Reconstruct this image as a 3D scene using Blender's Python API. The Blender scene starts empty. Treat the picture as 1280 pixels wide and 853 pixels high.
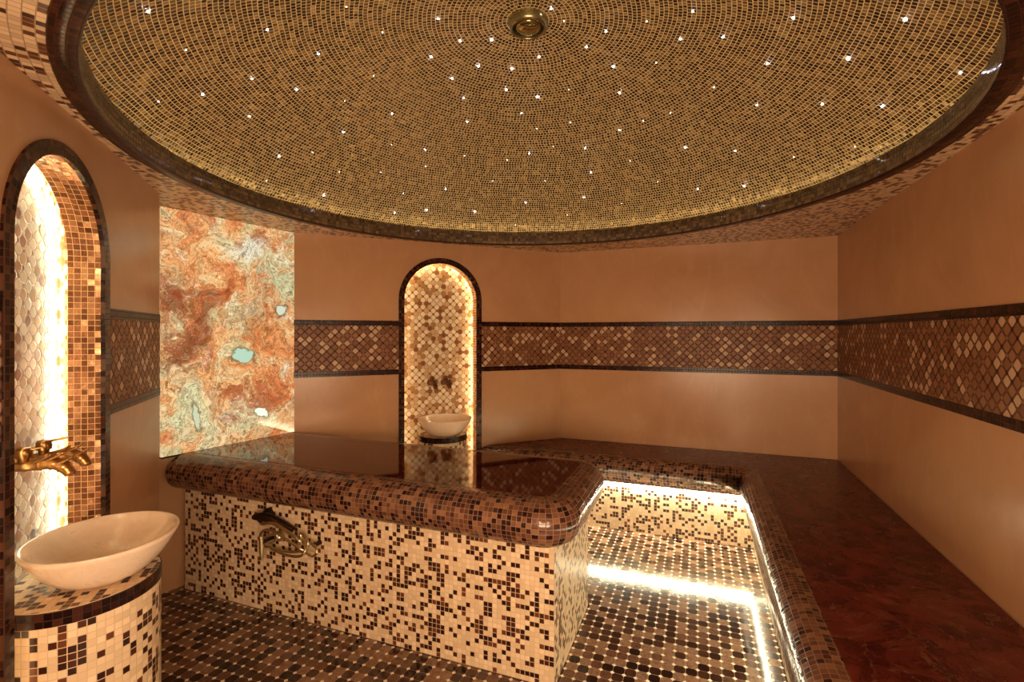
import bpy, math, random
from mathutils import Vector, Matrix
random.seed(7)
S = bpy.context.scene
C = S.collection

# ------------------------------------------------------------------ camera, world, light, exposure
EYE = 1.55
F = 607.0                                   # focal length in pixels of a 1280 wide frame
cam_d = bpy.data.cameras.new('camera'); cam = bpy.data.objects.new('camera', cam_d); C.objects.link(cam)
cam_d.sensor_width = 36; cam_d.lens = F / 1280 * 36
cam_d.shift_y = -9.7 / 1280
cam_d.clip_start = 0.02
cam.location = (0, 0, EYE); cam.rotation_euler = (math.pi / 2, 0, 0)
S.camera = cam
S.view_settings.view_transform = 'Standard'; S.view_settings.look = 'None'
S.view_settings.gamma = 1; S.view_settings.use_curve_mapping = False
S.view_settings.exposure = 1.08
w = bpy.data.worlds.new('world'); S.world = w; w.use_nodes = True
w.node_tree.nodes['Background'].inputs[0].default_value = (0.30, 0.14, 0.07, 1)
w.node_tree.nodes['Background'].inputs[1].default_value = 0.0
S.cycles.max_bounces = 8; S.cycles.diffuse_bounces = 5; S.cycles.glossy_bounces = 5
S.cycles.sample_clamp_indirect = 6

E_COVE = 2.0          # strip round the dome
E_NICHE_L = 30        # strip in the near niche
E_NICHE_B = 30        # strip in the far niche
E_BENCH = 88          # strip under the bench nosing
E_ONYX = 0.42
COL_COVE = (1, .68, .32); COL_NL = (1, .93, .60); COL_NB = (1, .76, .42); COL_BENCH = (1, .97, .66)

def area(name, loc, target, sx, sy, power, color):
    d = bpy.data.lights.new(name, 'AREA'); d.shape = 'RECTANGLE'; d.size = sx; d.size_y = sy; d.energy = power; d.color = color
    o = bpy.data.objects.new(name, d); C.objects.link(o); o.location = loc
    o.rotation_euler = (Vector(target) - Vector(loc)).to_track_quat('-Z', 'Y').to_euler()
    return o
# fill light added behind the camera, standing in for unseen entrance light
area('entrance_fill', (0.12, -0.40, 1.42), (0.12, 2.0, 1.42 + .25), 1.35, 1.55, 56, (1, .68, .42))

# ------------------------------------------------------------------ node helpers
class NT:
    def __init__(s, name):
        s.m = bpy.data.materials.new(name); s.m.use_nodes = True
        s.t = s.m.node_tree; s.n = s.t.nodes; s.p = s.n['Principled BSDF']
    def _in(s, sock, v):
        if isinstance(v, bpy.types.NodeSocket): s.t.links.new(v, sock)
        elif isinstance(v, (tuple, list)) and len(v) == 3 and sock.type == 'RGBA': sock.default_value = (*v, 1)
        else: sock.default_value = v
    def math(s, op, a, b=None, c=None, clamp=False):
        n = s.n.new('ShaderNodeMath'); n.operation = op; n.use_clamp = clamp; s._in(n.inputs[0], a)
        if b is not None: s._in(n.inputs[1], b)
        if c is not None: s._in(n.inputs[2], c)
        return n.outputs[0]
    def vmath(s, op, a, b=None, scale=None):
        n = s.n.new('ShaderNodeVectorMath'); n.operation = op; s._in(n.inputs[0], a)
        if b is not None: s._in(n.inputs[1], b)
        if scale is not None: s._in(n.inputs['Scale'], scale)
        return n.outputs[0]
    def xyz(s, x, y, z=0.0):
        n = s.n.new('ShaderNodeCombineXYZ'); s._in(n.inputs[0], x); s._in(n.inputs[1], y); s._in(n.inputs[2], z); return n.outputs[0]
    def sep(s, v):
        n = s.n.new('ShaderNodeSeparateXYZ'); s._in(n.inputs[0], v); return n.outputs[0], n.outputs[1], n.outputs[2]
    def uv(s):
        return s.n.new('ShaderNodeUVMap').outputs[0]
    def obj(s):
        return s.n.new('ShaderNodeTexCoord').outputs['Object']
    def white(s, v):
        n = s.n.new('ShaderNodeTexWhiteNoise'); n.noise_dimensions = '3D'; s._in(n.inputs['Vector'], v)
        return n.outputs['Value'], n.outputs['Color']
    def noise(s, v, scale, detail=4, rough=.5, dist=0.0):
        n = s.n.new('ShaderNodeTexNoise'); s._in(n.inputs['Vector'], v); n.inputs['Scale'].default_value = scale
        n.inputs['Detail'].default_value = detail; n.inputs['Roughness'].default_value = rough; n.inputs['Distortion'].default_value = dist
        return n.outputs[0], n.outputs['Color']
    def ramp(s, v, stops, mode='LINEAR'):
        n = s.n.new('ShaderNodeValToRGB'); n.color_ramp.interpolation = mode; e = n.color_ramp.elements
        e[0].position = stops[0][0]; e[0].color = (*stops[0][1], 1)
        e[1].position = stops[-1][0]; e[1].color = (*stops[-1][1], 1)
        for p, c in stops[1:-1]:
            q = e.new(p); q.color = (*c, 1)
        s._in(n.inputs[0], v); return n.outputs[0]
    def mix(s, f, a, b, mode='MIX'):
        n = s.n.new('ShaderNodeMix'); n.data_type = 'RGBA'; n.blend_type = mode
        s._in(n.inputs[0], f); s._in(n.inputs[6], a); s._in(n.inputs[7], b); return n.outputs[2]
    def mixf(s, f, a, b):
        n = s.n.new('ShaderNodeMix'); n.data_type = 'FLOAT'
        s._in(n.inputs[0], f); s._in(n.inputs[2], a); s._in(n.inputs[3], b); return n.outputs[0]
    def step(s, v, lo, hi):
        n = s.n.new('ShaderNodeMapRange'); n.interpolation_type = 'SMOOTHSTEP'
        s._in(n.inputs[0], v); s._in(n.inputs[1], lo); s._in(n.inputs[2], hi); return n.outputs[0]
    def tilt(s, rnd, k, bump=None, strength=.3, dist=.002):
        """normal tilted a little tile by tile"""
        g = s.n.new('ShaderNodeNewGeometry').outputs['Normal']
        if bump is not None:
            b = s.n.new('ShaderNodeBump'); b.inputs['Strength'].default_value = strength; b.inputs['Distance'].default_value = dist
            s._in(b.inputs['Height'], bump); g = b.outputs[0]
        r = s.vmath('SUBTRACT', rnd, (.5, .5, .5)); r = s.vmath('SCALE', r, scale=k)
        r = s.vmath('ADD', g, r); r = s.vmath('NORMALIZE', r)
        s._in(s.p.inputs['Normal'], r)
    def out(s, base=None, rough=.4, metal=0.0, emis=None, estr=0.0, coat=0.0, spec=None):
        if base is not None: s._in(s.p.inputs['Base Color'], base)
        s._in(s.p.inputs['Roughness'], rough); s._in(s.p.inputs['Metallic'], metal)
        if emis is not None: s._in(s.p.inputs['Emission Color'], emis); s._in(s.p.inputs['Emission Strength'], estr)
        s.p.inputs['Coat Weight'].default_value = coat
        if spec is not None: s._in(s.p.inputs['Specular IOR Level'], spec)
        return s.m

def square_mosaic(name, tile, stops, grout, gw=.07, rough=.25, metal=0.0, tiltk=.05, mode='CONSTANT', polar=False, R=None, vary=.25, cluster=0.0, spec=.5, streak=0.0, wob=0.0):
    s = NT(name)
    if polar:
        x, y, z = s.sep(s.obj())
        r = s.math('SQRT', s.math('ADD', s.math('MULTIPLY', x, x), s.math('MULTIPLY', y, y)))
        arc = s.math('MULTIPLY', s.math('ARCSINE', s.math('DIVIDE', r, R)), R) if R else r
        if wob:
            nf, _ = s.noise(s.obj(), 3.0, 2); arc = s.math('ADD', arc, s.math('MULTIPLY', s.math('SUBTRACT', nf, .5), wob))
        ring = s.math('DIVIDE', arc, tile); cj = s.math('FLOOR', ring); fv = s.math('FRACT', ring)
        n = s.math('ROUND', s.math('MULTIPLY', s.math('ADD', cj, .5), 2 * math.pi))
        th = s.math('ADD', s.math('DIVIDE', s.math('ARCTAN2', y, x), 2 * math.pi), .5)
        off, _ = s.white(s.xyz(cj, 3.3, 1.7))
        u = s.math('ADD', s.math('MULTIPLY', th, n), off)
        ci = s.math('FLOOR', u); fu = s.math('FRACT', u)
    else:
        x, y, z = s.sep(s.uv())
        u = s.math('DIVIDE', x, tile); v = s.math('DIVIDE', y, tile)
        ci = s.math('FLOOR', u); fu = s.math('FRACT', u); cj = s.math('FLOOR', v); fv = s.math('FRACT', v)
    cell = s.xyz(s.math('ADD', ci, .37), s.math('ADD', cj, .61), .5)
    rv, rc = s.white(cell)
    du = s.math('SUBTRACT', .5, s.math('ABSOLUTE', s.math('SUBTRACT', fu, .5)))
    dv = s.math('SUBTRACT', .5, s.math('ABSOLUTE', s.math('SUBTRACT', fv, .5)))
    d = s.math('MINIMUM', du, dv)
    mask = s.step(d, gw * .5, gw * 1.1)                       # 1 on the tile, 0 in the joint
    pick = rv
    if cluster:
        nf, _ = s.noise(cell, .22, 3); pick = s.math('ADD', rv, s.math('MULTIPLY', s.math('SUBTRACT', nf, .5), cluster))
    col = s.ramp(pick, stops, mode)
    rr, _, _ = s.sep(rc)
    k = s.math('ADD', 1 - vary / 2, s.math('MULTIPLY', rr, vary))
    col = s.vmath('SCALE', col, scale=k)
    if streak:
        ang = s.xyz(s.math('ADD', s.math('MULTIPLY', u, .9), s.math('MULTIPLY', rv, 40)), s.math('MULTIPLY', v if not polar else ring, 5.0), s.math('MULTIPLY', rv, 30))
        nf, _ = s.noise(ang, 1.2, 3, .6, 1.5)
        col = s.mix(s.math('MULTIPLY', s.step(nf, .5, .7), streak), col, s.vmath('SCALE', col, scale=2.6))
    col = s.mix(mask, grout, col)
    s.tilt(rc, tiltk, mask, .35)
    rg = s.mixf(mask, .7, rough)
    return s.out(col, rg, s.math('MULTIPLY', mask, metal), spec=spec)

def lattice_mosaic(name, size, stops, dot, grout, gw=.035, rot=True, rough=.25, tiltk=.04, dotr=.19, round_=.62, dotvar=None, spec=.5, gcol2=None, mottled=0.0):
    """rounded octagons with a small square dot at each crossing"""
    s = NT(name)
    x, y, z = s.sep(s.uv())
    if rot:
        u = s.math('DIVIDE', s.math('ADD', x, y), size * 1.41421); v = s.math('DIVIDE', s.math('SUBTRACT', x, y), size * 1.41421)
    else:
        u = s.math('DIVIDE', x, size); v = s.math('DIVIDE', y, size)
    ci = s.math('FLOOR', u); cj = s.math('FLOOR', v)
    ax = s.math('ABSOLUTE', s.math('SUBTRACT', s.math('FRACT', u), .5)); ay = s.math('ABSOLUTE', s.math('SUBTRACT', s.math('FRACT', v), .5))
    rv, rc = s.white(s.xyz(s.math('ADD', ci, .3), s.math('ADD', cj, .7), .2))
    rad = s.math('SQRT', s.math('ADD', s.math('MULTIPLY', ax, ax), s.math('MULTIPLY', ay, ay)))
    m = s.math('MAXIMUM', s.math('MAXIMUM', ax, ay), s.math('MULTIPLY', rad, .5 / round_))
    mask = s.step(m, .5 - gw * .3, .5 - gw * 1.3)
    corner = s.math('ADD', s.math('SUBTRACT', .5, ax), s.math('SUBTRACT', .5, ay))
    dmask = s.step(corner, dotr + .02, dotr - .03)
    col = s.ramp(rv, stops, 'CONSTANT')
    rr, rg_, _ = s.sep(rc)
    col = s.vmath('SCALE', col, scale=s.math('ADD', .85, s.math('MULTIPLY', rr, .3)))
    if mottled:
        nf, _ = s.noise(s.uv(), 60, 5, .65, 1.0)
        col = s.mix(s.math('MULTIPLY', s.step(nf, .4, .7), mottled), col, s.vmath('SCALE', col, scale=.35))
    dc = dot
    if dotvar:
        dv_, _ = s.white(s.xyz(s.math('ROUND', u), s.math('ROUND', v), 5.5)); dc = s.ramp(dv_, dotvar, 'CONSTANT')
    col = s.mix(mask, grout, col); col = s.mix(dmask, col, dc)
    s.tilt(rc, tiltk, s.math('MAXIMUM', mask, dmask), .3)
    return s.out(col, s.mixf(s.math('MAXIMUM', mask, dmask), .6, rough), spec=spec)

def plain(name, col, rough=.4, metal=0.0, nscale=0, amt=.2, coat=0.0, emis=None, estr=0.0, nd=0.0):
    s = NT(name); c = col
    if nscale:
        nf, _ = s.noise(s.obj(), nscale, 5, .6, nd); c = s.mix(s.math('MULTIPLY', nf, amt * 2), col, tuple(k * .55 for k in col))
    return s.out(c, rough, metal, emis, estr, coat)

def marble_dark(name, gain=1.0, r0=.015, r1=.06, spec=.45):
    s = NT(name); o = s.obj()
    nf, nc = s.noise(o, 3.5, 8, .62, 1.2)
    v1, _ = s.noise(s.vmath('ADD', o, s.vmath('SCALE', nc, scale=.25)), 9, 7, .6, .6)
    col = s.ramp(v1, [(.30, (.022, .002, .002)), (.46, (.058, .007, .005)), (.60, (.095, .014, .010)), (.78, (.18, .045, .028))])
    vein = s.math('ABSOLUTE', s.math('SUBTRACT', nf, .5)); vm = s.step(vein, .012, .0)
    col = s.mix(s.math('MULTIPLY', vm, .35), col, (.22, .11, .06))
    return s.out(s.vmath('SCALE', col, scale=gain), s.math('ADD', r0, s.math('MULTIPLY', v1, r1)), 0, spec=spec)

def plaster(name):
    s = NT(name); o = s.obj()
    nf, nc = s.noise(o, 1.6, 6, .6, .8)
    sc = s.vmath('MULTIPLY', o, (1.0, 1.0, .35))
    n2, _ = s.noise(sc, 7, 6, .7, 1.5)
    col = s.ramp(nf, [(.3, (.48, .262, .135)), (.7, (.57, .335, .185))])
    col = s.mix(s.math('MULTIPLY', s.step(n2, .5, .75), .35), col, (.63, .40, .245))
    r = s.math('ADD', .15, s.math('MULTIPLY', n2, .14))
    return s.out(col, r, 0, spec=.3)

def cream_marble(name):
    s = NT(name); o = s.obj()
    nf, _ = s.noise(o, 14, 7, .65, 1.4)
    col = s.ramp(nf, [(.35, (.84, .66, .50)), (.60, (.90, .74, .58))])
    vm = s.step(s.math('ABSOLUTE', s.math('SUBTRACT', nf, .62)), .02, .0)
    col = s.mix(s.math('MULTIPLY', vm, .5), col, (.50, .30, .17))
    return s.out(col, .16, 0, coat=.3)

def onyx(name):
    s = NT(name); o = s.obj()                       # x along the panel, z up
    _, w1 = s.noise(o, 1.7, 5, .6)
    p = s.vmath('ADD', o, s.vmath('SCALE', s.vmath('SUBTRACT', w1, (.5, .5, .5)), scale=.75))
    _, w2 = s.noise(p, 5, 6, .6)
    p2 = s.vmath('ADD', p, s.vmath('SCALE', s.vmath('SUBTRACT', w2, (.5, .5, .5)), scale=.28))
    a, _ = s.noise(p2, 2.6, 10, .66)
    col = s.ramp(a, [(.26, (.20, .03, .008)), (.36, (.52, .12, .03)), (.44, (.90, .30, .09)), (.50, (1.0, .56, .22)), (.56, (.98, .76, .40)), (.63, (.80, .74, .42)), (.72, (.62, .74, .45)), (.84, (.95, 1, .80))])
    g, _ = s.noise(s.vmath('ADD', p, (3.1, 0, 7.7)), 2.4, 8, .68)
    col = s.mix(s.math('MULTIPLY', s.step(g, .51, .63), .8), col, (.58, .60, .31))
    g2, _ = s.noise(s.vmath('ADD', p2, (5.1, 0, 2.7)), 4.5, 8, .7)
    col = s.mix(s.math('MULTIPLY', s.step(g2, .56, .66), .8), col, (1.0, .98, .74))
    r, _ = s.noise(s.vmath('ADD', p, (9.1, 0, 1.7)), 2.7, 8, .72)
    col = s.mix(s.math('MULTIPLY', s.step(r, .52, .62), .8), col, (.50, .10, .03))
    r2, _ = s.noise(s.vmath('ADD', p2, (1.1, 0, 6.2)), 5.0, 8, .75)
    col = s.mix(s.math('MULTIPLY', s.step(r2, .57, .66), .7), col, (.18, .085, .03))
    xx, _y, zz = s.sep(s.vmath('ADD', o, s.vmath('SCALE', s.vmath('SUBTRACT', w1, (.5, .5, .5)), scale=.6)))
    def patch(cx_, cz_, hx, hz, c, amt, tex, lo, hi):
        q = s.math('SQRT', s.math('ADD', s.math('POWER', s.math('ABSOLUTE', s.math('DIVIDE', s.math('SUBTRACT', xx, cx_), hx)), 2),
                                         s.math('POWER', s.math('ABSOLUTE', s.math('DIVIDE', s.math('SUBTRACT', zz, cz_), hz)), 2)))
        return s.mix(s.math('MULTIPLY', s.math('MULTIPLY', s.step(q, 1.15, .5), s.step(tex, lo, hi)), amt), col, c)
    col = patch(.13, 1.62, .22, .34, (.30, .045, .012), .85, g2, .60, .44)
    col = patch(.20, 1.38, .22, .16, (.16, .065, .022), .80, r2, .44, .58)
    col = patch(.72, 1.85, .22, .30, (.66, .74, .44), .8, r, .58, .42)
    col = patch(.52, 2.12, .18, .12, (.95, 1.0, .80), .8, a, .44, .56)
    col = patch(.14, 1.05, .16, .22, (.80, .86, .50), .7, g, .42, .56)
    col = patch(.45, 1.62, .26, .14, (.22, .12, .04), .65, r2, .44, .58)
    wv = s.n.new('ShaderNodeTexWave'); wv.inputs['Scale'].default_value = 7; wv.inputs['Distortion'].default_value = 12
    wv.inputs['Detail'].default_value = 6; wv.inputs['Detail Scale'].default_value = 1.8; s._in(wv.inputs['Vector'], p2)
    col = s.mix(s.math('MULTIPLY', s.step(wv.outputs[1], .45, .1), .5), col, (.30, .12, .04), 'MIX')
    f, _ = s.noise(p2, 24, 9, .78, 2.0)
    col = s.mix(s.math('MULTIPLY', s.step(f, .50, .38), .85), col, (.12, .065, .022))
    col = s.mix(s.math('MULTIPLY', s.step(f, .55, .66), .65), col, (1, .95, .72))
    # geode-like eyes: centre x, z, half width, half height
    for ex, ez, ea, eb, cc in ((.49, 1.41, .055, .042, (.50, .74, .58)), (.76, 1.72, .035, .035, (.70, .78, .60)), (.62, 1.01, .04, .035, (.9, 1, .85)), (.20, 1.03, .025, .08, (.66, .72, .50))):
        x, y, z = s.sep(s.vmath('ADD', o, s.vmath('SCALE', s.vmath('SUBTRACT', w2, (.5, .5, .5)), scale=.16)))
        q = s.math('SQRT', s.math('ADD', s.math('POWER', s.math('ABSOLUTE', s.math('DIVIDE', s.math('SUBTRACT', x, ex), ea)), 2),
                                         s.math('POWER', s.math('ABSOLUTE', s.math('DIVIDE', s.math('SUBTRACT', z, ez), eb)), 2)))
        col = s.mix(s.math('MULTIPLY', s.step(q, 1.5, 1.15), .7), col, (.13, .12, .05))
        col = s.mix(s.step(q, 1.12, .9), col, cc)
    return s.out(s.vmath('SCALE', col, scale=.25), .12, 0, col, E_ONYX)

def glow(name, col, strength):
    s = NT(name); return s.out((0, 0, 0), .5, 0, col, strength)

T = .0225
CREAM = (.74, .56, .36); CREAM2 = (.66, .48, .30)
BR1 = (.060, .018, .008); BR2 = (.14, .045, .018); BR3 = (.24, .09, .035)
M = {}
M['plaster'] = plaster('polished_beige_plaster')
M['mos_cream'] = square_mosaic('cream_and_brown_mosaic', T, [(0, (.030, .006, .003)), (.15, (.065, .016, .006)), (.27, (.15, .045, .016)), (.345, (.72, .545, .35)), (.6, (.76, .585, .385)), (.85, (.80, .63, .43))], (.66, .49, .31), vary=.16, cluster=.55, rough=.28, tiltk=.025)
M['mos_soffit'] = square_mosaic('soffit_mosaic', .0235, [(0, BR1), (.16, BR2), (.30, BR3), (.34, CREAM2), (.6, CREAM)], (.45, .30, .18), polar=True, vary=.3, rough=.28, cluster=.4, tiltk=.05)
M['mos_nosing'] = square_mosaic('brown_nosing_mosaic', T, [(0, (.022, .005, .004)), (.22, (.060, .018, .010)), (.34, (.115, .045, .022)), (.6, (.15, .065, .032)), (.85, (.20, .095, .048))], (.24, .125, .085), gw=.06, vary=.45, rough=.16, tiltk=.06, spec=.7, cluster=.3)
M['mos_dark'] = square_mosaic('dark_trim_mosaic', .0225, [(0, (.014, .003, .002)), (.5, (.028, .006, .0035)), (.85, (.046, .013, .007))], (.04, .012, .007), gw=.05, vary=.5, rough=.25, tiltk=.03, spec=.22)
M['mos_frame'] = square_mosaic('dark_frame_mosaic', .0225, [(0, (.018, .004, .003)), (.4, (.038, .010, .005)), (.75, (.07, .026, .011))], (.05, .02, .01), gw=.05, vary=.6, rough=.2, tiltk=.05, spec=.28)
M['mos_dome'] = square_mosaic('gold_dome_mosaic', .0208, [(0, (.045, .020, .006)), (.35, (.11, .060, .020)), (.7, (.20, .130, .048)), (1, (.40, .30, .13))], (.95, .83, .48), gw=.10, vary=.5, rough=.2, metal=.25, tiltk=.2, mode='LINEAR', polar=True, R=2.606, wob=.03, streak=.6, cluster=.6)
M['mos_gold'] = square_mosaic('gold_glass_mosaic', .0225, [(0, (.07, .036, .014)), (.5, (.12, .068, .027)), (1, (.19, .125, .052))], (.02, .008, .004), gw=.09, vary=.4, rough=.14, metal=0, tiltk=.03, mode='LINEAR', spec=1.0, streak=.3)
M['mos_jamb'] = square_mosaic('copper_glass_mosaic', .0225, [(0, (.20, .075, .030)), (.5, (.34, .14, .06)), (1, (.50, .25, .12))], (.62, .42, .22), gw=.05, vary=.5, rough=.14, metal=.55, tiltk=.12, mode='LINEAR', streak=.8)
M['band'] = lattice_mosaic('lattice_band_mosaic', .0425, [(0, (.66, .45, .29)), (.24, (.25, .115, .055)), (.62, (.30, .145, .075)), (.84, (.19, .08, .038))], (.16, .065, .03), (.11, .04, .018), dotvar=[(0, (.035, .009, .005)), (.4, (.30, .15, .075)), (.65, (.17, .07, .032))], gw=.12, dotr=.22, round_=.60, rough=.36, spec=.2, tiltk=.02)
M['niche_mos'] = lattice_mosaic('lattice_niche_mosaic', .0425, [(0, (.84, .70, .50)), (.50, (.58, .38, .21)), (.76, (.36, .18, .075)), (.90, (.20, .08, .035))], (.6, .42, .24), (.30, .16, .07), gw=.085, dotr=.25, round_=.54, dotvar=[(0, (.62, .46, .28)), (.5, (.24, .11, .045))])
M['floor_mos'] = lattice_mosaic('floor_octagon_mosaic', .052, [(0, (.022, .006, .004)), (.22, (.060, .022, .013)), (.45, (.14, .065, .038)), (.66, (.25, .14, .085)), (.92, (.035, .012, .007))], (.88, .76, .60), (.30, .17, .10), gw=.018, rot=False, rough=.12, dotr=.20, round_=.575, tiltk=.012, spec=.65, mottled=.75)
M['marble'] = marble_dark('dark_emperador_marble')
M['cream_marble'] = cream_marble('cream_marble')
M['onyx'] = onyx('backlit_onyx')
M['panel_edge'] = glow('lit_panel_edge', (.75, .80, .45), .45)
M['brass'] = plain('aged_brass', (.50, .27, .10), .28, 1.0, 30, .3)
M['nickel'] = plain('brushed_nickel_brass', (.66, .58, .38), .30, 1.0)
M['bronze'] = plain('dark_bronze', (.05, .025, .018), .35, .8)
M['lamp_ring'] = plain('olive_brass_ring', (.36, .33, .17), .25, .9)
M['lamp_glass'] = plain('smoked_lens', (.42, .36, .16), .10, .9)
M['tap_bronze'] = plain('dark_brass_tap', (.17, .075, .03), .32, .9)
M['black'] = plain('black_gap', (.01, .008, .005), .5)
M['star'] = glow('star_light', (.80, .80, 1.0), 22)
M['star_dim'] = glow('faint_star_light', (1, .86, .70), 5)
M['led_cove'] = glow('cove_strip_light', COL_COVE, E_COVE)
M['led_left'] = glow('near_niche_strip_light', COL_NL, E_NICHE_L)
M['led_back'] = glow('far_niche_strip_light', COL_NB, E_NICHE_B)
M['led_bench'] = glow('bench_strip_light', COL_BENCH, E_BENCH)
M['led_bench_dim'] = glow('dim_bench_strip_light', COL_BENCH, E_BENCH * .3)
M['marble_seat'] = marble_dark('reddish_seat_marble', 1.35, .17, .22, .28)
M['wood'] = plain('dark_door_wood', (.10, .04, .02), .35, 0, 8, .3)

# ------------------------------------------------------------------ mesh helpers
class MB:
    def __init__(s): s.v = []; s.f = []; s.uv = []; s.sm = []
    def face(s, pts, uvs=None, smooth=False):
        b = len(s.v); s.v += [tuple(p) for p in pts]; s.f.append(list(range(b, b + len(pts)))); s.uv.append(uvs); s.sm.append(smooth)
    def grid(s, rows, uvs=None, smooth=True, close_u=False, close_v=False):
        """rows[i][j] shared vertices"""
        b = len(s.v); n = len(rows); m = len(rows[0])
        for r in rows: s.v += [tuple(p) for p in r]
        for i in range(n if close_u else n - 1):
            for j in range(m if close_v else m - 1):
                i2 = (i + 1) % n; j2 = (j + 1) % m
                s.f.append([b + i * m + j, b + i2 * m + j, b + i2 * m + j2, b + i * m + j2])
                s.uv.append([uvs[i][j], uvs[i2][j], uvs[i2][j2], uvs[i][j2]] if uvs and not close_u and not close_v else None)
                s.sm.append(smooth)
    def box(s, x0, x1, y0, y1, z0, z1):
        a = [(x0, y0, z0), (x1, y0, z0), (x1, y1, z0), (x0, y1, z0)]; t = [(p[0], p[1], z1) for p in a]
        s.face(a[::-1]); s.face(t)
        for i in range(4): j = (i + 1) % 4; s.face([a[i], a[j], t[j], t[i]])
    def prism(s, poly, z0, z1, sides=True, top=True, bottom=True):
        if top: s.face([(x, y, z1) for x, y in poly])
        if bottom: s.face([(x, y, z0) for x, y in poly[::-1]])
        if sides:
            for i in range(len(poly)):
                (x0, y0), (x1, y1) = poly[i], poly[(i + 1) % len(poly)]
                s.face([(x0, y0, z0), (x1, y1, z0), (x1, y1, z1), (x0, y0, z1)])
    def build(s, name, mat, parent=None, matrix=None, smooth_all=False, recalc=False):
        me = bpy.data.meshes.new(name); me.from_pydata(s.v, [], s.f); me.update()
        ul = me.uv_layers.new(name='UVMap'); k = 0
        for pi, p in enumerate(me.polygons):
            uv = s.uv[pi]
            p.use_smooth = smooth_all or s.sm[pi]
            if uv is None:
                n = p.normal
                if abs(n.z) > .7: fx = lambda q: (q.x, q.y)
                else:
                    t = Vector((-n.y, n.x, 0))
                    if t.length < 1e-6: t = Vector((1, 0, 0))
                    t.normalize(); fx = lambda q, t=t: (q.dot(t), q.z)
                for li in p.loop_indices: ul.data[li].uv = fx(me.vertices[me.loops[li].vertex_index].co)
            else:
                for li, q in zip(p.loop_indices, uv): ul.data[li].uv = q
        me.materials.append(mat)
        o = bpy.data.objects.new(name, me); C.objects.link(o)
        if parent: o.parent = parent
        if matrix is not None: o.matrix_local = matrix
        return o

def tag(o, label=None, cat=None, group=None, kind=None):
    if label: o['label'] = label
    if cat: o['category'] = cat
    if group: o['group'] = group
    if kind: o['kind'] = kind
    return o
def thing(name, label, cat, loc=(0, 0, 0), rz=0.0, group=None, kind=None):
    o = bpy.data.objects.new(name, None); C.objects.link(o); o.location = loc; o.rotation_euler = (0, 0, rz); o.empty_display_size = .1
    return tag(o, label, cat, group, kind)

def tube(mb, pts, r, n=10, cap=True, closed=False):
    """sweep a circle (radius r or list) along pts"""
    P = [Vector(p) for p in pts]; m = len(P); rs = r if isinstance(r, (list, tuple)) else [r] * m
    up = None; rows = []
    for i in range(m):
        a = P[i - 1] if i else P[0]; b = P[i + 1] if i < m - 1 else P[-1]
        if closed: a = P[(i - 1) % m]; b = P[(i + 1) % m]
        t = (b - a).normalized()
        if up is None: up = t.orthogonal().normalized()
        up = (up - t * up.dot(t)); up = up.normalized() if up.length > 1e-6 else t.orthogonal().normalized()
        q = t.cross(up)
        rows.append([P[i] + (up * math.cos(k * 2 * math.pi / n) + q * math.sin(k * 2 * math.pi / n)) * rs[i] for k in range(n)])
    mb.grid(rows, None, True, close_u=closed, close_v=True)
    if cap and not closed:
        mb.face(rows[0][::-1]); mb.face(rows[-1])
def smooth_pts(pts, k=8):
    P = [Vector(p) for p in pts]; out = []
    for i in range(len(P) - 1):
        p0 = P[max(i - 1, 0)]; p1 = P[i]; p2 = P[i + 1]; p3 = P[min(i + 2, len(P) - 1)]
        for j in range(k):
            t = j / k
            out.append(.5 * ((2 * p1) + (-p0 + p2) * t + (2 * p0 - 5 * p1 + 4 * p2 - p3) * t * t + (-p0 + 3 * p1 - 3 * p2 + p3) * t ** 3))
    out.append(P[-1]); return out
def lathe(mb, prof, n=48, sx=1.0, sy=1.0, smooth=True):
    """prof: list of (r, z); the uv runs round by arc length and along the profile"""
    R = max(p[0] for p in prof); rows = []; uvs = []
    L = [0]
    for a, b in zip(prof, prof[1:]): L.append(L[-1] + math.hypot(b[0] - a[0], b[1] - a[1]))
    for i in range(n + 1):
        t = 2 * math.pi * i / n
        rows.append([(r * math.cos(t) * sx, r * math.sin(t) * sy, z) for r, z in prof]); uvs.append([(t * R, l) for l in L])
    mb.grid(rows, uvs, smooth)

# ------------------------------------------------------------------ plan of the room (metres, camera at the origin)
CEIL = 2.30; DX, DY = .08, 2.40; R_OPEN = 1.655
W0 = (-.667, -.45); N1 = (-1.885, 2.595); Q = (-2.150, 2.775)
A0 = (-1.655, 3.614); A1 = (.448, 4.525); B1 = (2.506, 3.737); B2 = (.907, -.45)
arch_line = lambda x: 3.6 + (x + 1.6) / 2.216
A0 = (A0[0], arch_line(A0[0]))
plan = [W0, N1, Q, A0, A1, B1, B2]
BAND0, BAND1 = 1.219, 1.650; BS = .041
NICHE_W, NICHE_F, NICHE_SP = .355, .045, 1.55 + .2715      # outer half width, frame width, springing height

def niche_outline(hw, sp, n=24, z0=0.0):
    pts = [(-hw, z0)] + [(-hw * math.cos(math.pi * i / n), sp + hw * math.sin(math.pi * i / n)) for i in range(n + 1)] + [(hw, z0)]
    return pts

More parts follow.
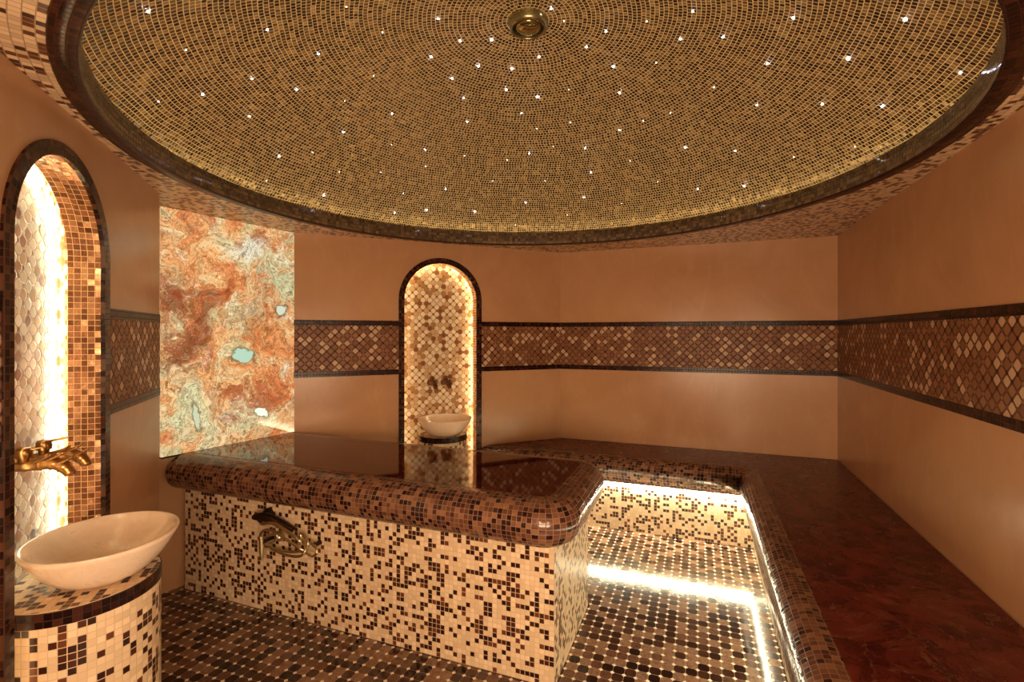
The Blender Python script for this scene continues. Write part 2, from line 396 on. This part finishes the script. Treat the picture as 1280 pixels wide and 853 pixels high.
def wall(name, P0, P1, cut=None, band=True, bands=None):
    d = Vector((P1[0] - P0[0], P1[1] - P0[1])); L = d.length; rz = math.atan2(d.y, d.x)
    mb = MB()
    q = lambda x0, x1, z0, z1: mb.face([(x0, 0, z0), (x1, 0, z0), (x1, 0, z1), (x0, 0, z1)])
    if cut is None: q(0, L, 0, CEIL)
    else:
        hw = NICHE_W - NICHE_F + .02; o = niche_outline(hw, NICHE_SP)
        q(0, cut - hw, 0, CEIL); q(cut + hw, L, 0, CEIL)
        for (xa, za), (xb, zb) in zip(o[1:-1], o[2:-1]):
            if xb - xa > 1e-6: mb.face([(cut + xa, 0, za), (cut + xb, 0, zb), (cut + xb, 0, CEIL), (cut + xa, 0, CEIL)])
    w = mb.build(name, M['plaster']); w.location = (P0[0], P0[1], 0); w.rotation_euler = (0, 0, rz)
    tag(w, kind='structure')
    bm_ = w.data; w.modifiers.new('thickness', 'SOLIDIFY').thickness = .08; w.modifiers[0].offset = -1
    if band:
        segs = [(0, L)] if cut is None else [(0, cut - NICHE_W + .004), (cut + NICHE_W - .004, L)]
        for nm, z0, z1, mt, th in (('mosaic_band', BAND0 + BS, BAND1 - BS, 'band', .003), ('border_strip', BAND0, BAND0 + BS, 'mos_dark', .005), ('border_strip', BAND1 - BS, BAND1, 'mos_dark', .005)):
            b = MB()
            for a, c in segs: b.box(a, c, -th, .001, z0, z1)
            b.build(nm, M[mt], w)
    return w

# ------------------------------------------------------------------ floor and ceiling
e1 = Vector((.934, -.357)).normalized(); e2 = Vector((-e1.y, e1.x))
mb = MB(); big = [(-1.2, -.9), (-2.6, 2.6), (-1.9, 4.3), (.45, 5.0), (3.0, 4.0), (1.3, -.9)]
mb.face([(x, y, 0) for x, y in big], [(x * e1.x + y * e1.y, x * e2.x + y * e2.y) for x, y in big])
fl = mb.build('floor', M['floor_mos']); tag(fl, kind='structure')
if fl.data.polygons[0].normal.z < 0: fl.data.flip_normals()

ce = bpy.data.objects.new('ceiling', None); C.objects.link(ce); ce.location = (DX, DY, 0); tag(ce, kind='structure')
def ringpt(r, t, z): return (r * math.cos(t), r * math.sin(t), z)
NN = 128
def ring_grid(mb, prof, uvs=True):
    rows = []; uv = []; L = [0]
    for a, b in zip(prof, prof[1:]): L.append(L[-1] + math.hypot(b[0] - a[0], b[1] - a[1]))
    for i in range(NN + 1):
        t = 2 * math.pi * i / NN; rows.append([ringpt(r, t, z) for r, z in prof]); uv.append([(t * R_OPEN, l) for l in L])
    mb.grid(rows, uv, True)
R_TRIM = R_OPEN + .066
mb = MB(); ring_grid(mb, [(4.2, CEIL), (R_TRIM - .01, CEIL)]); mb.build('soffit', M['mos_soffit'], ce)
mb = MB(); ring_grid(mb, [(R_TRIM, CEIL + .002), (R_TRIM, CEIL - .004), (R_TRIM - .004, CEIL - .008), (R_OPEN + .003, CEIL - .008), (R_OPEN, CEIL - .005)]); mb.build('opening_trim', M['mos_dark'], ce)
mb = MB(); ring_grid(mb, [(R_OPEN, CEIL - .005), (R_OPEN, CEIL + .085), (R_OPEN + .02, CEIL + .085), (R_OPEN + .02, CEIL + .05), (R_OPEN + .10, CEIL + .05), (R_OPEN + .10, CEIL + .12)]); mb.build('opening_riser', M['mos_gold'], ce)
mb = MB(); rt = .008
rows = [[ringpt(R_OPEN + .055 + rt * math.cos(a), 2 * math.pi * i / NN, CEIL + .06 + rt * math.sin(a)) for a in [k * math.pi / 3 for k in range(6)]] for i in range(NN)]
mb.grid(rows, None, True, True, True); mb.build('cove_light_strip', M['led_cove'], ce)
DOME_R, DOME_ZC, DOME_RS = 2.606, EYE - 1.061, R_OPEN + .10
mb = MB(); a1 = math.asin(DOME_RS / DOME_R); prof = [(DOME_R * math.sin(a1 * (1 - k / 24)) , DOME_ZC + DOME_R * math.cos(a1 * (1 - k / 24))) for k in range(25)]
prof[-1] = (.001, prof[-1][1]); ring_grid(mb, prof); mb.build('dome', M['mos_dome'], ce)
dome_z = lambda r: DOME_ZC + math.sqrt(DOME_R ** 2 - r * r)

# ------------------------------------------------------------------ walls
CL = Vector((-1.498, 1.6225)); CB = Vector((-.590, arch_line(-.590)))
cutL = (CL - Vector(W0)).length; cutB = (CB - Vector(A0)).length
wl = wall('wall_left', W0, N1, cutL)
wall('wall_left_return', N1, Q, band=False)
wall('wall_onyx', Q, A0, band=False)
wb = wall('wall_back', A0, A1, cutB)
wall('wall_back_right', A1, B1)
wall('wall_right', B1, B2)
wr = wall('wall_rear', B2, W0)
d1 = MB(); d1.box(.30, 1.20, -.05, -.001, 0, 2.02); dr = d1.build('door_1', M['wood']); dr.location = (B2[0], B2[1], 0)
dr.rotation_euler = (0, 0, math.atan2(W0[1] - B2[1], W0[0] - B2[0])); tag(dr, kind='structure')
h1 = MB(); tube(h1, [(1.1, -.05, 1.0), (1.1, -.09, 1.0), (1.1, -.09, 1.3), (1.1, -.05, 1.3)], .011); h1.build('door_handle', M['brass'], dr)

# ------------------------------------------------------------------ arched niches
def niche(name, label, loc, rz, led):
    t = thing(name, label, 'niche', (*loc, 0), rz)
    hw = NICHE_W - NICHE_F; o = niche_outline(hw, NICHE_SP, 40); oo = niche_outline(NICHE_W, NICHE_SP, 40)
    L = [0]
    for a, b in zip(o, o[1:]): L.append(L[-1] + math.hypot(b[0] - a[0], b[1] - a[1]))
    Lo = [0]
    for a, b in zip(oo, oo[1:]): Lo.append(Lo[-1] + math.hypot(b[0] - a[0], b[1] - a[1]))
    # raised frame
    f = MB(); rows = []; uv = []
    for i, ((x, z), (X, Z)) in enumerate(zip(o, oo)):
        rows.append([(X, .001, Z), (X, -.010, Z), (X * .3 + x * .7 if 0 else X, -.012, Z), (x, -.012, z), (x, -.008, z), (x, .004, z)])
        l = (L[i] + Lo[i]) / 2; uv.append([(l, -.012), (l, 0), (l, 0), (l, .045), (l, .049), (l, .06)])
    f.grid(rows, uv, False); f.build('arch_frame', M['mos_frame'], t)
    # jamb: outer course, ledge, inner course
    def course(y0, y1, inset):
        j = MB(); rows = []; uv = []; h = hw + inset
        p = niche_outline(h, NICHE_SP, 40); q = niche_outline(h + .015, NICHE_SP, 40)
        for i, ((x, z), (X, Z)) in enumerate(zip(p, q)):
            rows.append([(X, y0, Z), (x, y0, z), (x, y1, z), (X, y1, Z)]); l = L[i]
            uv.append([(l, y0 - .015), (l, y0), (l, y1), (l, y1 + .015)])
        j.grid(rows, uv, False); return j
    course(.004, .060, .0).build('jamb', M['mos_jamb'], t)
    course(.060, .108, .006).build('inner_jamb', M['mos_jamb'], t)
    # lattice panel behind, wider than the opening
    pw = hw + .105; p = niche_outline(pw, NICHE_SP, 40)
    b = MB(); n = len(p)
    yb = .142
    b.face([(x, yb, z) for x, z in p][::-1]); b.face([(x, yb + .015, z) for x, z in p])
    b.build('lattice_panel', M['niche_mos'], t)
    s = MB(); rows = [[(x, .07, z), (x, yb + .015, z)] for x, z in p]; s.grid(rows, None, False); s.build('recess_side', M['black'], t)
    # light strip hidden round the back of the jamb
    sp = niche_outline(hw + .042, NICHE_SP, 40)
    st = MB(); tube(st, [(x, .114, z) for x, z in sp], .005, 6); st.build('light_strip', M[led], t)
    return t
def rot_of(a, b): return math.atan2(b[1] - a[1], b[0] - a[0])
rzL = rot_of(W0, N1); rzB = rot_of(A0, A1)
niche('arched_niche', 'near arched niche in left wall with pale greenish lattice tiles and glowing edge', CL, rzL, 'led_left')
niche('arched_niche', 'far arched niche in back wall with golden lit lattice tiles and dark border', CB, rzB, 'led_back')

def pedestal(label, loc, rz, off, r):
    t = thing('basin_pedestal', label, 'pedestal', (*loc, 0), rz, 'mosaic basin pedestals'); H = .722; ymax = .134
    def drum(r, z0, z1, name, mat, top=False):
        m = MB(); n = 48; rows = []; uv = []; pts = []
        for i in range(n + 1):
            a = 2 * math.pi * i / n; x = r * math.sin(a); y = -off - r * math.cos(a)
            pts.append((x, min(y, ymax)))
        for i in range(n + 1): rows.append([(*pts[i], z0), (*pts[i], z1)]); uv.append([(i / n * 2 * math.pi * r, z0), (i / n * 2 * math.pi * r, z1)])
        m.grid(rows, uv, True)
        m.face([(*p, z1) for p in pts[:-1]]); m.face([(*p, z0) for p in pts[:-1]][::-1])
        return m.build(name, mat, t)
    drum(r, 0, H - .046, 'drum', M['mos_cream'])
    drum(r + .002, H - .046, H - .002, 'dark_ring', M['mos_dark'])
    drum(r - .002, H - .004, H, 'top', M['mos_cream'])
    return t
pedestal('large near mosaic pedestal under the left stone basin', CL, rzL, .050, .216)
pedestal('small far mosaic pedestal in the back niche behind the platform', CB, rzB, .030, .200)

def basin(label, loc, rz, off, R):
    t = thing('wash_basin', label, 'basin', (*loc, 0), rz, 'stone vessel basins')
    t.location = Vector((*loc, 0)) + Matrix.Rotation(rz, 3, 'Z') @ Vector((0, -off, .7225))
    Hh = .135; out = []; inn = []
    for k in range(15):
        u = k / 14; r = .075 + (R - .075) * u ** .72 ; z = Hh * u ** 1.55
        out.append((r, z))
    for k in range(15):
        u = 1 - k / 14; r = (R - .012) * u ** .8; z = .022 + (Hh - .022 + .002) * u ** 2.0
        inn.append((max(r, .001), z))
    prof = [(.001, 0), (.06, 0)] + out + [(R - .003, Hh + .004), (R - .008, Hh + .004)] + inn
    m = MB(); lathe(m, prof, 64, 1.0, .96); m.build('bowl', M['cream_marble'], t)
    d = MB(); lathe(d, [(.001, .026), (.016, .027), (.018, .024), (.018, .02)], 20); d.build('drain', M['brass'], t)
    return t
basin('large near cream stone basin on the left mosaic pedestal', CL, rzL, .108, .224)
basin('small far cream stone basin in the golden back niche', CB, rzB, .105, .222)

def tap(label, loc, rz, sx, lever, metal='brass'):
    t = thing('wall_tap', label, 'tap', (*loc, 0), rz, 'brass taps over the basins')
    t.location = Vector((*loc, 0)) + Matrix.Rotation(rz, 3, 'Z') @ Vector((sx, .141, 1.128))
    f = MB(); tube(f, [(0, 0, 0), (0, -.006, 0), (0, -.010, 0)], [.028, .028, .022], 20); f.build('flange', M[metal], t)
    b = MB(); tube(b, smooth_pts([(0, -.005, 0), (0, -.05, 0), (0, -.095, .002), (0, -.125, .004), (0, -.155, -.004), (0, -.175, -.024), (0, -.180, -.04)], 5),
                   [.013 + .006 * min(1, i / 12) + (.003 if i % 5 == 2 else 0) - (.006 * max(0, (i - 22) / 8)) for i in range(31)], 14)
    b.build('spout', M[metal], t)
    l = MB()                                            # leaf scrolls wrapped round the spout
    for k, (y, z, s) in enumerate(((-.105, .018, 1), (-.135, .020, 1.1), (-.160, .006, .9))):
        for sd in (-1, 0, 1):
            tube(l, smooth_pts([(sd * .010, y + .02, z - .006), (sd * .014, y, z), (sd * .018, y - .02 * s, z + .008 * s), (sd * .016, y - .026 * s, z + .014 * s)], 4), [.006 * (1 - .05 * i) for i in range(13)], 7)
    l.build('leaf_ornament', M[metal], t)
    k = MB(); lathe(k, [(.001, .010), (.015, .010), (.014, .024), (.020, .028), (.021, .050), (.017, .058), (.001, .060)], 20)
    kb = k.build('valve_knob', M[metal], t); kb.location = (0, -.065, 0)
    h = MB(); tube(h, smooth_pts([(0, 0, .050), (lever * .02, -.02, .053), (lever * .03, -.055, .058)], 5), [.006 - .0003 * i for i in range(11)], 8)
    hb = h.build('lever', M[metal], kb)
    return t
tap('nearer brass tap with leaf spout on the left niche panel', CL, rzL, -.06, 0)
tap('farther brass tap with side lever on the left niche panel', CL, rzL, .06, 1)
tap('left one of two small dark taps in the back niche', CB, rzB, -.06, -1, 'tap_bronze')
tap('right one of two small dark taps in the back niche', CB, rzB, .06, 1, 'tap_bronze')

# ------------------------------------------------------------------ onyx panel
P0 = Vector((-2.052, 2.842)); P1 = Vector((-1.606, 3.600)); dp = (P1 - P0); rp = math.atan2(dp.y, dp.x)
t = thing('onyx_panel', 'tall backlit onyx slab with orange red and pale green swirls', 'wall panel', (P0.x, P0.y, 0), rp)
LP = dp.length - .010
mb = MB(); mb.box(0, LP, 0, .020, .822, CEIL - .006); mb.build('onyx_slab', M['onyx'], t)
mb = MB(); mb.box(.004, LP, .020, .024, .826, CEIL - .010); mb.build('backlight', M['panel_edge'], t)
mb = MB(); mb.box(0, LP, -.001, .022, .812, .822); mb.build('bottom_ledge', M['bronze'], t)

# ------------------------------------------------------------------ platform and bench
RN = .104                                           # half thickness of the bullnose
def sweep_nosing(path, ztop, name, parent, ends, mat, inward=.03):
    """path: list of (point, outward normal); ends: functions that slide a point onto the end plane"""
    rows = []; uv = []; l = 0
    angs = [math.pi / 2 - math.pi * k / 20 for k in range(21)]
    for i, (p, nr) in enumerate(path):
        if i: l += ((p - path[i - 1][0]).length + ((p + nr * RN) - (path[i - 1][0] + path[i - 1][1] * RN)).length) / 2
        pr = [(-inward, RN)] + [(RN * math.cos(a), RN * math.sin(a)) for a in angs] + [(-.02, -RN)]
        vv = [-inward] + [RN * (math.pi / 2 - a) for a in angs] + [RN * math.pi + .02]
        pts = [Vector((p.x + nr.x * h, p.y + nr.y * h, ztop - RN + z)) for h, z in pr]
        if i == 0 and ends[0]: pts = [ends[0](q) for q in pts]
        if i == len(path) - 1 and ends[1]: pts = [ends[1](q) for q in pts]
        rows.append(pts); uv.append([(l, v) for v in vv])
    m = MB(); m.grid(rows, uv, True)
    m.face(rows[0]); m.face(rows[-1][::-1])
    return m.build(name, mat, parent)
def slide(direction, o, nrm):
    """move along a plan direction onto the vertical plane through o with normal nrm"""
    def f(q):
        k = ((o - Vector((q.x, q.y))).dot(nrm)) / direction.dot(nrm)
        return Vector((q.x + direction.x * k, q.y + direction.y * k, q.z))
    return f
def corner(c, n0, n1, r, inside=False, k=8):
    """rounded corner at c between edge normals n0 and n1"""
    out = []
    a0 = math.atan2(n0.y, n0.x); a1 = math.atan2(n1.y, n1.x)
    while a1 - a0 > math.pi: a1 -= 2 * math.pi
    while a1 - a0 < -math.pi: a1 += 2 * math.pi
    sgn = 1 if not inside else -1
    cc = c - (n0 + n1) * r * sgn
    for i in range(k + 1):
        a = a0 + (a1 - a0) * i / k; nn = Vector((math.cos(a), math.sin(a))); out.append((cc + nn * r * sgn, nn))
    return out
PT = EYE - .729                                     # platform top
pn = Vector((-dp.y, dp.x)).normalized()             # normal of the panel plane
po = P0 + pn * -.001
ofs = P0 + Vector((dp.y, -dp.x)).normalized() * .004  # a few millimetres off the panel
fl_, fr_ = Vector((-1.952, 2.938)), Vector((.185, 2.118)); br_ = fr_ + e2 * .693
aw = Vector((A1[0] - A0[0], A1[1] - A0[1])).normalized(); an = Vector((-aw.y, aw.x))
_p1 = slide(e1, ofs, pn); _p2 = slide(e1, Vector(A0) - an * .008, an)
def onp(q):
    a, b = _p1(q), _p2(q)
    return b if (Vector((b.x, b.y)) - Vector((a.x, a.y))).dot(e1) > 0 else a
FL = onp(Vector((*fr_, 0))).to_2d(); BL = onp(Vector((*br_, 0))).to_2d()
plat = thing('stone_platform', 'raised treatment platform with dark polished top and cream brown mosaic base', 'platform', (*((fr_ + FL) / 2), 0))
inv = Matrix.Translation(-plat.location)
mb = MB(); mb.prism([FL, fr_, br_, BL], 0, PT - 2 * RN + .004); b = mb.build('mosaic_base', M['mos_cream'], plat, inv)
path = [(FL, -e2)] + corner(fr_, -e2, e1, .075) + corner(br_, e1, e2, .075) + [(BL, e2)]
sweep_nosing(path, PT, 'rounded_nosing', plat, (onp, onp), M['mos_nosing']).matrix_local = inv
inner = [p - n * .028 for p, n in path]
inner[0] = onp(Vector((*inner[0], 0))).to_2d(); inner[-1] = onp(Vector((*inner[-1], 0))).to_2d()
mb = MB(); mb.prism(inner, PT - .05, PT + .001); mb.build('marble_top', M['marble'], plat, inv)

BT = EYE - .973
K = Vector((1.739, 3.499)); G0 = K - e1 * 2.203; KE = K - e2 * 3.0
wall_n = Vector((A1[0] - A0[0], A1[1] - A0[1])).orthogonal().normalized()
aw = Vector((A1[0] - A0[0], A1[1] - A0[1])).normalized(); an = Vector((-aw.y, aw.x))
onw = slide(e1, Vector(A0) - an * .008, an)
G0 = onw(Vector((*K, 0))).to_2d()
bench = thing('stone_bench', 'low L-shaped stone bench along back and right walls with dark top', 'bench', (*K, 0))
invb = Matrix.Translation(-bench.location)
offp = lambda a, b, k: None
def inset(pts, d):
    out = []; n = len(pts)
    for i in range(n):
        a, b, c = Vector(pts[i - 1]), Vector(pts[i]), Vector(pts[(i + 1) % n])
        u = (b - a).normalized(); v = (c - b).normalized(); nu = Vector((-u.y, u.x)); nv = Vector((-v.y, v.x))
        k = (nu + nv); k = k / k.dot(nu) if abs(k.dot(nu)) > 1e-6 else nu
        out.append(b - k * d)
    return out
room_in = inset(plan, -.008) if False else None
cx = Vector((.5, 2.4))
def toward(p, d=.010):
    p = Vector(p); return p + (cx - p).normalized() * d
wr_dir = (Vector(B2) - Vector(B1)).normalized()
KR = Vector(B1) + wr_dir * ((KE - Vector(B1)).dot(wr_dir)); KR = toward(KR)
body = [G0, K, KE, KR, toward(B1), toward(A1)]
mb = MB(); mb.prism(body, 0, BT - 2 * RN + .004); mb.build('mosaic_riser', M['mos_cream'], bench, invb)
n_back = -e2; n_right = -e1
pathb = [(G0, n_back)] + corner(K, n_back, n_right, .085, inside=True) + [(KE, n_right)]
sweep_nosing(pathb, BT, 'rounded_nosing', bench, (onw, None), M['mos_nosing']).matrix_local = invb
inn = [p - n * .028 for p, n in pathb]; inn[0] = onw(Vector((*inn[0], 0))).to_2d()
mb = MB(); mb.prism(inn + [KR, toward(B1), toward(A1)], BT - .05, BT + .001); mb.build('marble_seat', M['marble_seat'], bench, invb)
mb = MB()
sp = [G0 + e1 * .10 - e2 * .012] + [K - e1 * .012 - e2 * .012] + [KE - e1 * .012]
zz = BT - 2 * RN - .008
tube(mb, [(p.x, p.y, zz) for p in sp[:2]], .007, 6); mb.build('light_strip', M['led_bench'], bench, invb)
mb = MB(); tube(mb, [(p.x, p.y, zz) for p in (sp[1] - e2 * .02, sp[2])], .006, 6); mb.build('light_strip', M['led_bench_dim'], bench, invb)

# ------------------------------------------------------------------ hand shower on the platform front
def fp(px, py, out):
    """point on the platform front face: metres along from the picture-left end, height, distance off the face"""
    return (px, -out, py)
org = fl_ + e1 * .60
sh = thing('hand_shower', 'coiled metal hand shower hose hooked on the mosaic platform front', 'hand shower', (*org, 0), math.atan2(e1.y, e1.x))
mb = MB(); tube(mb, [(.045, -.001, .545), (.045, -.02, .545), (.045, -.035, .545)], [.034, .034, .024], 20); tube(mb, [(.045, -.03, .545), (.045, -.075, .542)], .020, 14)
mb.build('valve_body', M['bronze'], sh)
mb = MB(); tube(mb, smooth_pts([(.005, -.062, .542), (.06, -.065, .552), (.12, -.06, .545), (.18, -.045, .520), (.24, -.03, .492)], 4), [.018 + .006 * math.sin(i / 16 * 3.1) for i in range(17)], 12); mb.build('spray_head', M['bronze'], sh)
mb = MB(); tube(mb, smooth_pts([(0.021, -0.05, 0.53), (0.064, -0.07, 0.515), (0.128, -0.085, 0.535), (0.18, -0.09, 0.539), (0.251, -0.09, 0.514), (0.327, -0.09, 0.484), (0.346, -0.085, 0.465), (0.323, -0.07, 0.446)], 6), .009, 10); mb.build('lever_arm', M['nickel'], sh)
mb = MB(); tube(mb, [(0.074, -0.085, 0.451), (0.075, -0.085, 0.434), (0.078, -0.085, 0.364), (0.08, -0.085, 0.332)], [.010, .012, .012, .008], 12); mb.build('handpiece', M['nickel'], sh)
mb = MB()
tube(mb, smooth_pts([(0.074, -0.085, 0.444), (0.075, -0.09, 0.466), (0.099, -0.095, 0.491), (0.144, -0.1, 0.506), (0.197, -0.1, 0.498), (0.274, -0.1, 0.47), (0.344, -0.095, 0.44), (0.366, -0.085, 0.427), (0.378, -0.075, 0.437), (0.382, -0.07, 0.46), (0.354, -0.06, 0.486), (0.318, -0.055, 0.494), (0.332, -0.06, 0.463), (0.361, -0.07, 0.447), (0.378, -0.085, 0.427), (0.363, -0.095, 0.402), (0.314, -0.09, 0.387), (0.24, -0.08, 0.38), (0.138, -0.07, 0.387), (0.067, -0.06, 0.392), (0.049, -0.05, 0.416), (0.071, -0.045, 0.438), (0.133, -0.04, 0.455), (0.133, -0.04, 0.425), (0.09, -0.05, 0.396), (0.149, -0.055, 0.385), (0.257, -0.065, 0.391), (0.339, -0.07, 0.409), (0.381, -0.075, 0.408), (0.423, -0.08, 0.403), (0.448, -0.08, 0.421), (0.441, -0.075, 0.442), (0.413, -0.07, 0.457), (0.382, -0.06, 0.456)], 8), .0068, 8); mb.build('coiled_hose', M['nickel'], sh)
mb = MB(); tube(mb, [(.40, -.001, .44), (.40, -.03, .44), (.40, -.05, .445)], [.014, .010, .012], 10); mb.build('hose_hook', M['bronze'], sh)
mb = MB(); tube(mb, [(.078, -.001, .42), (.078, -.085, .42)], .010, 10); mb.build('handpiece_holder', M['bronze'], sh)
mb = MB(); tube(mb, [(.13, -.001, .435), (.13, -.02, .435), (.13, -.035, .432)], [.030, .028, .016], 16); mb.build('hose_outlet', M['nickel'], sh)

# ------------------------------------------------------------------ dome lamp
zt = dome_z(0)
dl = thing('dome_lamp', 'round brass rimmed lamp at the crown of the mosaic dome', 'ceiling lamp', (DX, DY, zt))
mb = MB(); lathe(mb, [(.098, .004), (.100, -.012), (.096, -.034), (.086, -.044), (.080, -.046), (.076, -.040), (.074, -.020)], 40); mb.build('rim', M['lamp_ring'], dl)
mb = MB(); lathe(mb, [(.078, -.022), (.062, -.022)], 32); mb.build('shadow_gap', M['black'], dl)
mb = MB(); lathe(mb, [(.064, -.020), (.064, -.034), (.058, -.042), (.040, -.048), (.020, -.050), (.001, -.051)], 32); mb.build('lens', M['lamp_glass'], dl)

# ------------------------------------------------------------------ star lights: x, y from the crown, size
STARS = [(-0.79, -0.318, 1), (-0.702, -0.068, 1.2), (-0.434, -0.076, 2), (-0.348, 0.12, 2), (-0.187, 0.136, 3), (-0.514, 0.207, 3), (-0.27, 0.339, 3), (-0.08, 0.381, 3), (-0.427, 0.411, 2), (-0.116, 0.553, 2.5), (0.079, 0.616, 3), (0.068, 0.283, 2), (-0.378, 0.589, 2), (-0.018, 0.755, 1.5), (-0.375, 0.793, 1.5), (-0.83, 0.233, 1), (-1.023, 0.338, 1), (-0.815, 0.575, 1.5), (-1.11, 0.562, 2), (-0.878, 0.818, 1), (-0.679, 0.951, 1.5), (-0.421, 1.078, 1.2), (0.088, 0.89, 1), (0.264, 0.538, 1), (0.306, 0.812, 1), (0.434, 1.01, 2), (0.046, 1.104, 2), (0.211, 1.033, 0.8), (0.315, 0.175, 1.5), (0.176, -0.01, 1.2), (0.105, -0.096, 2), (-1.281, -0.797, 2), (-1.353, -0.504, 1), (-1.104, -0.369, 1.5), (-1.008, -0.073, 1.5), (-1.298, -0.124, 1.5), (-1.473, -0.213, 1.5), (-1.578, -0.342, 1.2), (-1.187, 0.099, 2), (-1.428, 0.094, 1.5), (-1.456, 0.47, 2), (-1.306, 0.588, 1), (-1.371, 0.934, 2.5), (-0.989, 1.355, 2), (-0.756, 1.436, 2.5), (-0.383, 1.557, 2.5), (-0.589, 1.319, 2), (-0.895, 1.238, 1.3), (-0.998, 0.998, 1.3), (-0.701, 1.089, 1.3), (-1.232, 0.838, 0.8), (-1.58, 0.566, 1), (0.03, 1.518, 1.8), (-0.05, 1.697, 1.3), (-0.227, 1.326, 0.8), (0.175, 1.331, 0.8), (-0.115, 1.158, 1.3), (0.391, 0.034, 2), (0.56, -0.095, 1.3), (0.722, -0.246, 1.8), (0.743, -0.032, 2), (0.901, -0.142, 2), (1.06, -0.432, 2), (0.484, 0.296, 2.5), (0.688, 0.19, 1.3), (1.133, -0.092, 2.5), (0.562, 0.496, 2), (1.011, 0.222, 1.3), (0.877, 0.535, 1.3), (0.749, 0.669, 1.3), (0.628, 0.797, 1.5), (1.233, 0.204, 1.5), (1.43, -0.035, 2), (1.043, 0.748, 2), (1.293, 0.587, 1.8), (0.752, 1.02, 1.3), (0.505, 1.203, 1.5), (0.486, 1.418, 2), (0.968, 1.1, 0.8), (1.22, 1.001, 1.7), (1.44, 0.781, 2), (1.533, 0.381, 1.2), (0.772, 1.376, 0.8), (0.373, 1.585, 0.8), (1.285, -0.715, 3), (1.328, -0.368, 3), (1.537, -0.649, 1.8), (1.562, -0.246, 2.7), (1.658, 0.062, 1)]
def smesh(name, r, mat):
    m = MB(); lathe(m, [(r * math.cos(a), -r * .6 * math.sin(a)) for a in (0, .4, .8, 1.2, 1.55)], 10); o = m.build(name, mat); me = o.data; bpy.data.objects.remove(o); return me
cache = {}
zones = {}
def zone(x, y):
    r = math.hypot(x, y)
    ring = 'near the crown lamp' if r < .62 else ('halfway up the dome' if r < 1.2 else 'low near the dome rim')
    side = 'right' if x > .45 else ('left' if x < -.45 else 'middle')
    side += ' far part' if y > .45 else ' near part'
    return ring, side
for x, y, s in STARS:
    b = 'bright' if s >= 2.4 else ('medium' if s >= 1.4 else 'faint')
    zones.setdefault((b,) + zone(x, y), []).append((x, y, s))
ordn = ['leftmost', 'second from left', 'third from left', 'fourth from left', 'fifth from left', 'sixth from left', 'seventh from left', 'eighth from left', 'ninth from left']
for (b, ring, side), lst in zones.items():
    lst.sort(key=lambda q: (q[0] + DX) / (q[1] + DY))
    for i, (x, y, s) in enumerate(lst):
        kk = (b, round(s, 1))
        if kk not in cache: cache[kk] = smesh('star_light', .0016 + .0015 * s, M['star'] if s >= 1.4 else M['star_dim'])
        o = bpy.data.objects.new('star_light', cache[kk]); C.objects.link(o)
        z = dome_z(math.hypot(x, y)); o.location = (DX + x, DY + y, z - .002)
        tag(o, '%s star light %s, %s%s' % (b, ring, side, '' if len(lst) == 1 else ', ' + ordn[i]), 'star light', 'star lights set in the mosaic dome')
